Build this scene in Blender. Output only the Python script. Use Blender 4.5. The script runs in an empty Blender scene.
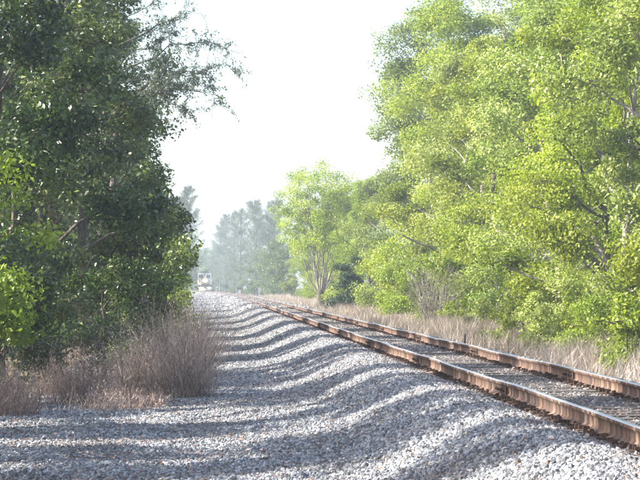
import bpy, math, random
import numpy as np
from mathutils import Vector

R = math.radians
# ------------------------------------------------------------------ camera, sky, sun, exposure
sc = bpy.context.scene
CAM_Z = 1.15
cam_d = bpy.data.cameras.new('camera')
cam_d.sensor_width = 36.0
cam_d.lens = 135.0
cam_d.clip_start = 0.5
cam_d.clip_end = 9000
cam = bpy.data.objects.new('camera', cam_d)
sc.collection.objects.link(cam)
cam.location = (0, 0, CAM_Z)
cam.rotation_euler = (R(90 + 1.10), 0, R(-2.67))
sc.camera = cam

SUN_AZ, SUN_EL = R(-93), R(37.5)          # azimuth measured from the view axis (+Y) towards +X
sdir = Vector((math.sin(SUN_AZ) * math.cos(SUN_EL), math.cos(SUN_AZ) * math.cos(SUN_EL), math.sin(SUN_EL)))
world = bpy.data.worlds.new('World')
sc.world = world
world.use_nodes = True
wn = world.node_tree
wn.nodes.clear()
sky = wn.nodes.new('ShaderNodeTexSky')
sky.sky_type = 'NISHITA'
sky.sun_disc = False
sky.sun_elevation = SUN_EL
sky.sun_rotation = SUN_AZ % (2 * math.pi)
sky.air_density = 1.0
sky.dust_density = 2.6
sky.ozone_density = 1.0
bg = wn.nodes.new('ShaderNodeBackground')
bg.inputs['Strength'].default_value = 0.132
wo = wn.nodes.new('ShaderNodeOutputWorld')
wn.links.new(sky.outputs[0], bg.inputs[0])
wn.links.new(bg.outputs[0], wo.inputs[0])

sun_d = bpy.data.lights.new('sun', 'SUN')
sun_d.energy = 5.0
sun_d.angle = R(0.53)
sun_d.color = (1.0, 0.95, 0.86)
sun = bpy.data.objects.new('sun', sun_d)
sun.rotation_euler = sdir.to_track_quat('Z', 'Y').to_euler()
sun.location = (-60, 30, 60)
sc.collection.objects.link(sun)

vs = sc.view_settings
vs.view_transform = 'Standard'
vs.look = 'None'
vs.exposure = 1.62
vs.gamma = 1.0
vs.use_curve_mapping = False

cy = sc.cycles
cy.max_bounces = 6
cy.diffuse_bounces = 3
cy.transmission_bounces = 4
cy.volume_bounces = 0
cy.use_denoising = True
cy.sample_clamp_indirect = 6.0

rng = np.random.default_rng(7)
random.seed(7)
COL = sc.collection

# ------------------------------------------------------------------ small helpers
def tag(o, label=None, cat=None, group=None, kind=None):
    if label: o['label'] = label
    if cat: o['category'] = cat
    if group: o['group'] = group
    if kind: o['kind'] = kind
    return o

def link(name, data, parent=None, loc=None):
    o = bpy.data.objects.new(name, data)
    COL.objects.link(o)
    if parent: o.parent = parent
    if loc is not None: o.location = loc
    return o

def mesh_np(name, V, F, mat, smooth=False, attr=None):
    """V (n,3); F (m,k) uniform faces; attr = per-face float 'lv'"""
    me = bpy.data.meshes.new(name)
    V = np.asarray(V, dtype=np.float32); F = np.asarray(F, dtype=np.int32)
    k = F.shape[1]; m = F.shape[0]
    me.vertices.add(len(V)); me.vertices.foreach_set('co', V.ravel())
    me.loops.add(m * k); me.loops.foreach_set('vertex_index', F.ravel())
    me.polygons.add(m)
    me.polygons.foreach_set('loop_start', np.arange(0, m * k, k, dtype=np.int32))
    me.polygons.foreach_set('loop_total', np.full(m, k, dtype=np.int32))
    if smooth: me.polygons.foreach_set('use_smooth', np.ones(m, dtype=bool))
    if attr is not None:
        a = me.attributes.new('lv', 'FLOAT', 'FACE')
        a.data.foreach_set('value', np.asarray(attr, dtype=np.float32))
    me.update(calc_edges=True)
    me.materials.append(mat)
    return me

class MB:
    """collects boxes, tubes, prisms of one part"""
    def __init__(s): s.v = []; s.f = []
    def add(s, V, F):
        b = len(s.v); s.v += [tuple(p) for p in V]; s.f += [tuple(i + b for i in f) for f in F]
    def box(s, x0, x1, y0, y1, z0, z1, tx=1.0, ty=1.0):
        cx, cyy = (x0 + x1) / 2, (y0 + y1) / 2
        V = []
        for z, a, b in ((z0, 1, 1), (z1, tx, ty)):
            for (x, y) in ((x0, y0), (x1, y0), (x1, y1), (x0, y1)):
                V.append((cx + (x - cx) * a, cyy + (y - cyy) * b, z))
        s.add(V, [(3, 2, 1, 0), (4, 5, 6, 7), (0, 1, 5, 4), (1, 2, 6, 5), (2, 3, 7, 6), (3, 0, 4, 7)])
    def prism_y(s, prof, y0, y1):
        n = len(prof)
        V = [(x, y0, z) for x, z in prof] + [(x, y1, z) for x, z in prof]
        F = [tuple(range(n)), tuple(range(2 * n - 1, n - 1, -1))]
        for i in range(n):
            j = (i + 1) % n
            F.append((i, i + n, j + n, j))
        s.add(V, F)
    def cyl(s, p, q, r, n=12, r2=None):
        p, q = Vector(p), Vector(q); r2 = r if r2 is None else r2
        d = (q - p).normalized(); a = d.orthogonal().normalized(); b = d.cross(a)
        V = []
        for c, rr in ((p, r), (q, r2)):
            for i in range(n):
                t = 2 * math.pi * i / n
                V.append(c + a * (math.cos(t) * rr) + b * (math.sin(t) * rr))
        F = [tuple(range(n - 1, -1, -1)), tuple(range(n, 2 * n))]
        for i in range(n):
            j = (i + 1) % n
            F.append((i, j, j + n, i + n))
        s.add(V, F)
    def mesh(s, name, mat, bevel=0):
        me = bpy.data.meshes.new(name); me.from_pydata(s.v, [], s.f); me.update(); me.materials.append(mat)
        return me
    def build(s, name, mat, parent=None, loc=None):
        return link(name, s.mesh(name, mat), parent, loc)

# ------------------------------------------------------------------ materials
def newmat(name):
    m = bpy.data.materials.new(name); m.use_nodes = True
    m.node_tree.nodes.clear()
    return m, m.node_tree.nodes, m.node_tree.links

def ramp(n, stops):
    r = n.new('ShaderNodeValToRGB'); el = r.color_ramp.elements
    while len(el) > 1: el.remove(el[-1])
    el[0].position = stops[0][0]; el[0].color = (*stops[0][1], 1)
    for p, c in stops[1:]:
        e = el.new(p); e.color = (*c, 1)
    return r

def mat_leaf(name, stops, trans=0.35, rough=0.5, tcol=(1.2, 1.25, 0.5), spec=0.35, hue=0.014, val=0.22):
    m, n, l = newmat(name)
    at = n.new('ShaderNodeAttribute'); at.attribute_name = 'lv'
    cr = ramp(n, stops); l.new(at.outputs['Fac'], cr.inputs[0])
    oi = n.new('ShaderNodeObjectInfo')
    hs = n.new('ShaderNodeHueSaturation')
    mh = n.new('ShaderNodeMapRange'); mh.inputs[3].default_value = 0.5 - hue; mh.inputs[4].default_value = 0.5 + hue * .5
    mv = n.new('ShaderNodeMapRange'); mv.inputs[3].default_value = 1 - val; mv.inputs[4].default_value = 1 + val
    l.new(oi.outputs['Random'], mh.inputs[0])
    mm = n.new('ShaderNodeMath'); mm.operation = 'MULTIPLY'; mm.inputs[1].default_value = 7.31
    fr = n.new('ShaderNodeMath'); fr.operation = 'FRACT'
    l.new(oi.outputs['Random'], mm.inputs[0]); l.new(mm.outputs[0], fr.inputs[0]); l.new(fr.outputs[0], mv.inputs[0])
    l.new(mh.outputs[0], hs.inputs['Hue']); l.new(mv.outputs[0], hs.inputs['Value']); l.new(cr.outputs[0], hs.inputs['Color'])
    p = n.new('ShaderNodeBsdfPrincipled'); p.inputs['Roughness'].default_value = rough
    p.inputs['Specular IOR Level'].default_value = spec
    l.new(hs.outputs[0], p.inputs['Base Color'])
    mt = n.new('ShaderNodeMix'); mt.data_type = 'RGBA'; mt.blend_type = 'MULTIPLY'; mt.inputs[0].default_value = 1
    l.new(hs.outputs[0], mt.inputs[6]); mt.inputs[7].default_value = (*tcol, 1)
    t = n.new('ShaderNodeBsdfTranslucent'); l.new(mt.outputs[2], t.inputs[0])
    mx = n.new('ShaderNodeMixShader'); mx.inputs[0].default_value = trans
    l.new(p.outputs[0], mx.inputs[1]); l.new(t.outputs[0], mx.inputs[2])
    o = n.new('ShaderNodeOutputMaterial'); l.new(mx.outputs[0], o.inputs[0])
    return m

def mat_noise(name, stops, scale=8.0, detail=6, rough=0.85, bump=0.0, bscale=40, stretch=(1, 1, 1), coords='Object', metallic=0.0, spec=0.3, rand=0.0):
    m, n, l = newmat(name)
    tc = n.new('ShaderNodeTexCoord'); mp = n.new('ShaderNodeMapping'); mp.inputs['Scale'].default_value = stretch
    l.new(tc.outputs[coords], mp.inputs[0])
    ns = n.new('ShaderNodeTexNoise'); ns.inputs['Scale'].default_value = scale; ns.inputs['Detail'].default_value = detail
    l.new(mp.outputs[0], ns.inputs['Vector'])
    cr = ramp(n, stops); l.new(ns.outputs['Fac'], cr.inputs[0])
    col = cr.outputs[0]
    if rand:
        oi = n.new('ShaderNodeObjectInfo'); hs = n.new('ShaderNodeHueSaturation')
        mv = n.new('ShaderNodeMapRange'); mv.inputs[3].default_value = 1 - rand; mv.inputs[4].default_value = 1 + rand
        l.new(oi.outputs['Random'], mv.inputs[0]); l.new(mv.outputs[0], hs.inputs['Value']); l.new(col, hs.inputs['Color'])
        col = hs.outputs[0]
    p = n.new('ShaderNodeBsdfPrincipled'); p.inputs['Roughness'].default_value = rough; p.inputs['Metallic'].default_value = metallic
    p.inputs['Specular IOR Level'].default_value = spec
    l.new(col, p.inputs['Base Color'])
    if bump:
        b2 = n.new('ShaderNodeTexNoise'); b2.inputs['Scale'].default_value = bscale; b2.inputs['Detail'].default_value = 4
        l.new(mp.outputs[0], b2.inputs['Vector'])
        bp = n.new('ShaderNodeBump'); bp.inputs['Strength'].default_value = bump; bp.inputs['Distance'].default_value = 0.03
        l.new(b2.outputs['Fac'], bp.inputs['Height']); l.new(bp.outputs[0], p.inputs['Normal'])
    o = n.new('ShaderNodeOutputMaterial'); l.new(p.outputs[0], o.inputs[0])
    return m

def mat_emit(name, col, s):
    m, n, l = newmat(name)
    e = n.new('ShaderNodeEmission'); e.inputs[0].default_value = (*col, 1); e.inputs[1].default_value = s
    o = n.new('ShaderNodeOutputMaterial'); l.new(e.outputs[0], o.inputs[0])
    return m

M = {}
M['leaf_r'] = mat_leaf('leaf_yellow_green', [(0, (.05, .095, .010)), (.38, (.15, .225, .018)), (.7, (.30, .37, .03)), (1, (.52, .56, .15))], trans=.42)
M['leaf_r2'] = mat_leaf('leaf_grey_green', [(0, (.06, .10, .025)), (.42, (.175, .23, .05)), (.75, (.32, .38, .11)), (1, (.54, .58, .28))], trans=.38)
M['leaf_l'] = mat_leaf('leaf_shade_darkened', [(0, (.009, .022, .006)), (.4, (.030, .060, .011)), (.7, (.085, .14, .022)), (1, (.32, .38, .11))], trans=.26, spec=.6, rough=.36)  # greens darkened for the left wood's shade, top stop raised for lit flecks
M['leaf_bush'] = mat_leaf('leaf_fresh_green', [(0, (.09, .14, .02)), (.5, (.20, .27, .035)), (1, (.34, .40, .07))], trans=.42)
M['leaf_dark'] = mat_leaf('leaf_evergreen', [(0, (.012, .03, .012)), (.6, (.025, .055, .02)), (1, (.05, .09, .03))], trans=.12, hue=.01, val=.1)
M['needle'] = mat_leaf('needle_haze_paled', [(0, (.07, .095, .075)), (.6, (.13, .16, .13)), (1, (.22, .25, .21))], trans=.25, hue=.015, val=.15)  # tone paled to put distance haze into the far feathery crowns
M['leaf_far'] = mat_leaf('leaf_far_green', [(0, (.06, .10, .03)), (.5, (.10, .155, .045)), (1, (.19, .24, .07))], trans=.3)
M['bark'] = mat_noise('bark_grey_brown', [(.3, (.045, .036, .028)), (.55, (.12, .10, .08)), (.75, (.22, .19, .16))], scale=6, stretch=(3, 3, .6), bump=.8, bscale=18)
M['bark_pale'] = mat_noise('bark_pale_grey', [(.3, (.16, .14, .12)), (.6, (.30, .27, .24)), (.8, (.40, .37, .33))], scale=7, stretch=(3, 3, .7), bump=.5)
M['dry'] = mat_leaf('dry_grass_tan', [(0, (.22, .18, .145)), (.5, (.38, .32, .265)), (1, (.58, .51, .43))], trans=.3, tcol=(1.1, 1, .85), hue=.01, val=.05)
M['dry_left'] = mat_leaf('dry_grass_mauve_brown', [(0, (.09, .070, .060)), (.5, (.26, .20, .17)), (1, (.60, .49, .41))], trans=.28, tcol=(1.1, 1, .9), hue=.012, val=.12)
M['dry_red'] = mat_leaf('dry_grass_russet', [(0, (.13, .08, .066)), (.5, (.30, .21, .175)), (1, (.62, .50, .42))], trans=.28, tcol=(1.1, .95, .85), hue=.008, val=.08)
M['tie'] = mat_noise('tie_weathered_wood', [(.3, (.05, .042, .036)), (.55, (.115, .098, .084)), (.8, (.21, .185, .16))], scale=5, stretch=(.5, 5, 5), bump=.9, bscale=12, rand=.3)
M['rust_small'] = mat_noise('rust_dark', [(.3, (.022, .014, .011)), (.55, (.06, .034, .024)), (.8, (.15, .085, .055))], scale=9, bump=.4)

def mat_rail():
    m, n, l = newmat('rail_steel_rust_dapple')
    tc = n.new('ShaderNodeTexCoord')
    mp = n.new('ShaderNodeMapping'); mp.inputs['Scale'].default_value = (1, 3.2, .5); l.new(tc.outputs['Object'], mp.inputs[0])
    ns = n.new('ShaderNodeTexNoise'); ns.inputs['Scale'].default_value = 1.6; ns.inputs['Detail'].default_value = 8; ns.inputs['Roughness'].default_value = .7
    l.new(mp.outputs[0], ns.inputs['Vector'])
    cr = ramp(n, [(.38, (.028, .016, .014)), (.47, (.075, .042, .031)), (.55, (.15, .088, .058)), (.68, (.32, .22, .15))])  # rust tones, with sunlit patches and dapple gaps put into the colour
    l.new(ns.outputs['Fac'], cr.inputs[0])
    geo = n.new('ShaderNodeNewGeometry'); sx = n.new('ShaderNodeSeparateXYZ'); l.new(geo.outputs['Normal'], sx.inputs[0])
    at = n.new('ShaderNodeAttribute'); at.attribute_name = 'lv'
    mixc = n.new('ShaderNodeMix'); mixc.data_type = 'RGBA'; l.new(at.outputs['Fac'], mixc.inputs[0])
    l.new(cr.outputs[0], mixc.inputs[6]); mixc.inputs[7].default_value = (.62, .58, .54, 1)
    p = n.new('ShaderNodeBsdfPrincipled'); l.new(mixc.outputs[2], p.inputs['Base Color'])
    mr = n.new('ShaderNodeMapRange'); mr.inputs[3].default_value = .9; mr.inputs[4].default_value = .36; l.new(at.outputs['Fac'], mr.inputs[0]); l.new(mr.outputs[0], p.inputs['Roughness'])
    mm = n.new('ShaderNodeMath'); mm.operation = 'MULTIPLY'; mm.inputs[1].default_value = .85; l.new(at.outputs['Fac'], mm.inputs[0]); l.new(mm.outputs[0], p.inputs['Metallic'])
    o = n.new('ShaderNodeOutputMaterial'); l.new(p.outputs[0], o.inputs[0])
    return m
M['rail'] = mat_rail()

def mat_stone():
    m, n, l = newmat('ballast_stone')
    oi = n.new('ShaderNodeObjectInfo')
    cr = ramp(n, [(0, (.085, .085, .09)), (.35, (.18, .183, .192)), (.7, (.30, .304, .314)), (.93, (.46, .46, .46)), (.97, (.24, .17, .12)), (1, (.12, .08, .055))])
    l.new(oi.outputs['Random'], cr.inputs[0])
    # dirt and fines: broad patches, and rusty grime along the rails
    ns = n.new('ShaderNodeTexNoise'); ns.inputs['Scale'].default_value = .55; ns.inputs['Detail'].default_value = 5; l.new(oi.outputs['Location'], ns.inputs['Vector'])
    d1 = n.new('ShaderNodeMapRange'); d1.inputs[1].default_value = .48; d1.inputs[2].default_value = .70; d1.inputs[4].default_value = .6; l.new(ns.outputs['Fac'], d1.inputs[0])
    mx = n.new('ShaderNodeMix'); mx.data_type = 'RGBA'; mx.blend_type = 'MULTIPLY'; l.new(d1.outputs[0], mx.inputs[0]); l.new(cr.outputs[0], mx.inputs[6]); mx.inputs[7].default_value = (.52, .46, .40, 1)
    sp = n.new('ShaderNodeSeparateXYZ'); l.new(oi.outputs['Location'], sp.inputs[0])
    sb = n.new('ShaderNodeMath'); sb.operation = 'SUBTRACT'; sb.inputs[1].default_value = 4.3; l.new(sp.outputs[0], sb.inputs[0])
    ab = n.new('ShaderNodeMath'); ab.operation = 'ABSOLUTE'; l.new(sb.outputs[0], ab.inputs[0])
    d2 = n.new('ShaderNodeMapRange'); d2.inputs[1].default_value = 1.5; d2.inputs[2].default_value = .8; d2.inputs[4].default_value = .8; l.new(ab.outputs[0], d2.inputs[0])
    m2 = n.new('ShaderNodeMix'); m2.data_type = 'RGBA'; m2.blend_type = 'MULTIPLY'; l.new(d2.outputs[0], m2.inputs[0]); l.new(mx.outputs[2], m2.inputs[6]); m2.inputs[7].default_value = (.74, .66, .60, 1)
    p = n.new('ShaderNodeBsdfPrincipled'); p.inputs['Roughness'].default_value = .8; p.inputs['Specular IOR Level'].default_value = .3
    l.new(m2.outputs[2], p.inputs['Base Color'])
    o = n.new('ShaderNodeOutputMaterial'); l.new(p.outputs[0], o.inputs[0])
    return m
M['stone'] = mat_stone()

def mat_ground():
    m, n, l = newmat('ground_soil_and_ballast')
    tc = n.new('ShaderNodeTexCoord')
    def noise(s, d=6):
        q = n.new('ShaderNodeTexNoise'); q.inputs['Scale'].default_value = s; q.inputs['Detail'].default_value = d
        l.new(tc.outputs['Object'], q.inputs['Vector']); return q
    n1 = noise(.8, 8); soil = ramp(n, [(.3, (.07, .055, .04)), (.5, (.15, .12, .085)), (.7, (.25, .20, .14))]); l.new(n1.outputs['Fac'], soil.inputs[0])
    vo = n.new('ShaderNodeTexVoronoi'); vo.inputs['Scale'].default_value = 16; l.new(tc.outputs['Object'], vo.inputs['Vector'])
    sep = n.new('ShaderNodeSeparateColor'); l.new(vo.outputs['Color'], sep.inputs[0])
    gr = ramp(n, [(0, (.07, .07, .073)), (.5, (.19, .193, .20)), (1, (.32, .322, .326))]); l.new(sep.outputs[0], gr.inputs[0])
    at = n.new('ShaderNodeAttribute'); at.attribute_name = 'ballast'
    mx = n.new('ShaderNodeMix'); mx.data_type = 'RGBA'; l.new(at.outputs['Fac'], mx.inputs[0]); l.new(soil.outputs[0], mx.inputs[6]); l.new(gr.outputs[0], mx.inputs[7])
    p = n.new('ShaderNodeBsdfPrincipled'); p.inputs['Roughness'].default_value = .9; p.inputs['Specular IOR Level'].default_value = .2
    l.new(mx.outputs[2], p.inputs['Base Color'])
    bp = n.new('ShaderNodeBump'); bp.inputs['Strength'].default_value = .9; bp.inputs['Distance'].default_value = .04; bp.invert = True
    l.new(vo.outputs['Distance'], bp.inputs['Height']); l.new(bp.outputs[0], p.inputs['Normal'])
    o = n.new('ShaderNodeOutputMaterial'); l.new(p.outputs[0], o.inputs[0])
    return m
M['ground'] = mat_ground()

# ------------------------------------------------------------------ terrain
TRACK_X = 4.3
def xc(y):
    y = np.asarray(y, dtype=float)
    return TRACK_X - 5.2e-5 * np.maximum(0, y - 250.0) ** 2
def vnoise(x, y, seed):
    """cheap smooth value noise"""
    x = np.asarray(x, float); y = np.asarray(y, float)
    ix = np.floor(x).astype(int); iy = np.floor(y).astype(int); fx = x - ix; fy = y - iy
    fx = fx * fx * (3 - 2 * fx); fy = fy * fy * (3 - 2 * fy)
    def h(a, b):
        v = np.sin(a * 127.1 + b * 311.7 + seed * 74.7) * 43758.5453
        return v - np.floor(v)
    return (h(ix, iy) * (1 - fx) + h(ix + 1, iy) * fx) * (1 - fy) + (h(ix, iy + 1) * (1 - fx) + h(ix + 1, iy + 1) * fx) * fy
PU = [-60, -9, -6.5, -4.3, -3.1, -2.6, -1.75, -1.45, -1.1, -.9, .9, 1.1, 1.45, 1.9, 3.2, 6, 10, 60]
PZ = [-1.2, -.92, -.86, -.80, -.74, -.64, -.28, -.185, -.178, -.219, -.219, -.178, -.185, -.28, -.60, -.66, -.74, -1.1]
def gz(x, y):
    x = np.asarray(x, float); y = np.asarray(y, float)
    u = x - xc(y)
    z = np.interp(u, PU, PZ)
    w = np.clip((-u - 1.45) / .6, 0, 1) * np.clip((u + 7.5) / 1.5, 0, 1)
    yy = y + .9 * u + 3.2 * (vnoise(x * .5, y * .19, 3) - .5)
    wave = .30 * np.sin(yy * 2 * math.pi / 2.9) + .25 * np.sin(yy * 2 * math.pi / 4.7 + 1.3) + 1.1 * (vnoise(x * .7, y * .45, 5) - .5) + .7 * (vnoise(x * 1.9, y * 1.3, 6) - .5)
    z = z + w * .036 * wave
    far = np.clip((np.abs(u) - 2.6) / 1.5, 0, 1)
    z = z + far * .09 * (vnoise(x * .45, y * .35, 9) - .5) + .03 * np.clip((np.abs(u) - 1.4), 0, 1) * (vnoise(x * 2.2, y * 2.0, 11) - .5)
    return z
def gz1(x, y): return float(gz(np.array([x]), np.array([y]))[0])

def geo_axis(lo, hi, step, out, grow=1.16):
    a = list(np.arange(lo, hi + 1e-6, step)); s = step
    while a[-1] < out[1]: s *= grow; a.append(a[-1] + s)
    s = step; b = []
    v = lo
    while v > out[0]: s *= grow; v -= s; b.append(v)
    return np.array(b[::-1] + a)
GX = geo_axis(-4, 11, .16, (-2400, 2400), 1.18)
GY = geo_axis(14, 120, .20, (-2400, 2600), 1.035)
XX, YY = np.meshgrid(GX, GY)
nx, ny = len(GX), len(GY)
V = np.stack([XX.ravel(), YY.ravel(), gz(XX.ravel(), YY.ravel())], 1)
I = np.arange(ny * nx).reshape(ny, nx)
F = np.stack([I[:-1, :-1].ravel(), I[:-1, 1:].ravel(), I[1:, 1:].ravel(), I[1:, :-1].ravel()], 1)
gm = mesh_np('ground', V, F, M['ground'], smooth=True)
u = V[:, 0] - xc(V[:, 1])
bal = np.clip((u + 7.6 + .9 * (vnoise(V[:, 0], V[:, 1] * .6, 21) - .5)) / .7, 0, 1) * np.clip((3.1 - u + .8 * (vnoise(V[:, 0], V[:, 1] * .5, 22) - .5)) / .5, 0, 1)
a = gm.attributes.new('ballast', 'FLOAT', 'POINT'); a.data.foreach_set('value', bal.astype(np.float32))
tag(link('ground', gm), kind='structure')

# ------------------------------------------------------------------ ballast stones (instanced on points)
TIES = []
_y = 9.0
while _y < 560:
    TIES.append(_y); _y += .53 + random.uniform(-.045, .045)
TIES = np.array(TIES)
def ballast_stones():
    P = []; S = []
    def scatter(y0, y1, dens, s0, s1):
        for ya in np.arange(y0, y1, 4.0):
            yb = min(ya + 4.0, y1); d = dens((ya + yb) / 2)
            n = int((yb - ya) * 11.1 * d)
            y = rng.uniform(ya, yb, n); uu = rng.uniform(-7.8, 3.3, n)
            keep = rng.random(n) < np.clip((uu + 7.8) / 1.6, 0.05, 1) * np.clip((3.4 - uu) / .9, 0.0, 1)
            y = y[keep]; uu = uu[keep]; x = uu + xc(y)
            di = np.abs(y - TIES[np.clip(np.searchsorted(TIES, y), 0, len(TIES) - 1)])
            di = np.minimum(di, np.abs(y - TIES[np.clip(np.searchsorted(TIES, y) - 1, 0, len(TIES) - 1)]))
            uu = x - xc(y); kp = ~((np.abs(uu) < .92) & (di < .12) & (rng.random(len(y)) < .8))
            x = x[kp]; y = y[kp]
            k = len(y); s = rng.uniform(0, 1, k) ** 1.7 * (s1 - s0) + s0
            z = gz(x, y) + s * rng.uniform(-.05, .30, k)
            P.append(np.stack([x, y, z], 1)); S.append(s)
    scatter(11, 48, lambda d: 1050, .011, .036)
    scatter(48, 150, lambda d: 900 * 48 / d, .015, .046)
    scatter(150, 520, lambda d: 16000 / d, .05, .12)
    P = np.concatenate(P); S = np.concatenate(S); n = len(P)
    me = bpy.data.meshes.new('ballast_stones')
    me.vertices.add(n); me.vertices.foreach_set('co', P.astype(np.float32).ravel())
    a = me.attributes.new('sz', 'FLOAT', 'POINT'); a.data.foreach_set('value', S.astype(np.float32))
    me.update(); me.materials.append(M['stone'])
    o = link('ballast_stones', me)
    tag(o, 'crushed grey ballast stones heaped along the track and its left shoulder', 'ballast', kind='stuff')
    g = bpy.data.node_groups.new('scatter_stones', 'GeometryNodeTree')
    g.interface.new_socket('Geometry', in_out='INPUT', socket_type='NodeSocketGeometry')
    g.interface.new_socket('Geometry', in_out='OUTPUT', socket_type='NodeSocketGeometry')
    N, L = g.nodes, g.links
    gi = N.new('NodeGroupInput'); go = N.new('NodeGroupOutput')
    gj = N.new('GeometryNodeGeometryToInstance')
    for k in range(7):
        ic = N.new('GeometryNodeMeshIcoSphere'); ic.inputs['Radius'].default_value = 1.0; ic.inputs['Subdivisions'].default_value = 2 if k < 3 else 1
        wnn = N.new('ShaderNodeTexNoise'); wnn.inputs['Scale'].default_value = .9; wnn.noise_dimensions = '4D'; wnn.inputs['W'].default_value = k * 3.7; wnn.inputs['Detail'].default_value = 2
        sub = N.new('ShaderNodeVectorMath'); sub.operation = 'SUBTRACT'; sub.inputs[1].default_value = (.5, .5, .5)
        scl = N.new('ShaderNodeVectorMath'); scl.operation = 'SCALE'; scl.inputs['Scale'].default_value = 2.1
        L.new(wnn.outputs['Color'], sub.inputs[0]); L.new(sub.outputs[0], scl.inputs[0])
        sp = N.new('GeometryNodeSetPosition'); L.new(ic.outputs['Mesh'], sp.inputs['Geometry']); L.new(scl.outputs[0], sp.inputs['Offset'])
        tr = N.new('GeometryNodeTransform'); tr.inputs['Scale'].default_value = (1.0, rng.uniform(.6, .95), rng.uniform(.5, .8))
        L.new(sp.outputs[0], tr.inputs['Geometry'])
        sm = N.new('GeometryNodeSetMaterial'); sm.inputs['Material'].default_value = M['stone']
        L.new(tr.outputs[0], sm.inputs['Geometry'])
        L.new(sm.outputs[0], gj.inputs[0])
    ip = N.new('GeometryNodeInstanceOnPoints'); ip.inputs['Pick Instance'].default_value = True
    L.new(gi.outputs[0], ip.inputs['Points']); L.new(gj.outputs[0], ip.inputs['Instance'])
    ri = N.new('FunctionNodeRandomValue'); ri.data_type = 'INT'
    ri.inputs[4].default_value = 0; ri.inputs[5].default_value = 6
    L.new(ri.outputs[2], ip.inputs['Instance Index'])
    rr = N.new('FunctionNodeRandomValue'); rr.data_type = 'FLOAT_VECTOR'; rr.inputs[0].default_value = (0, 0, 0); rr.inputs[1].default_value = (6.283, 6.283, 6.283)
    L.new(rr.outputs[0], ip.inputs['Rotation'])
    na = N.new('GeometryNodeInputNamedAttribute'); na.data_type = 'FLOAT'; na.inputs[0].default_value = 'sz'
    L.new(na.outputs[0], ip.inputs['Scale'])
    L.new(ip.outputs[0], go.inputs[0])
    md = o.modifiers.new('scatter', 'NODES'); md.node_group = g
ballast_stones()

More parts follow.
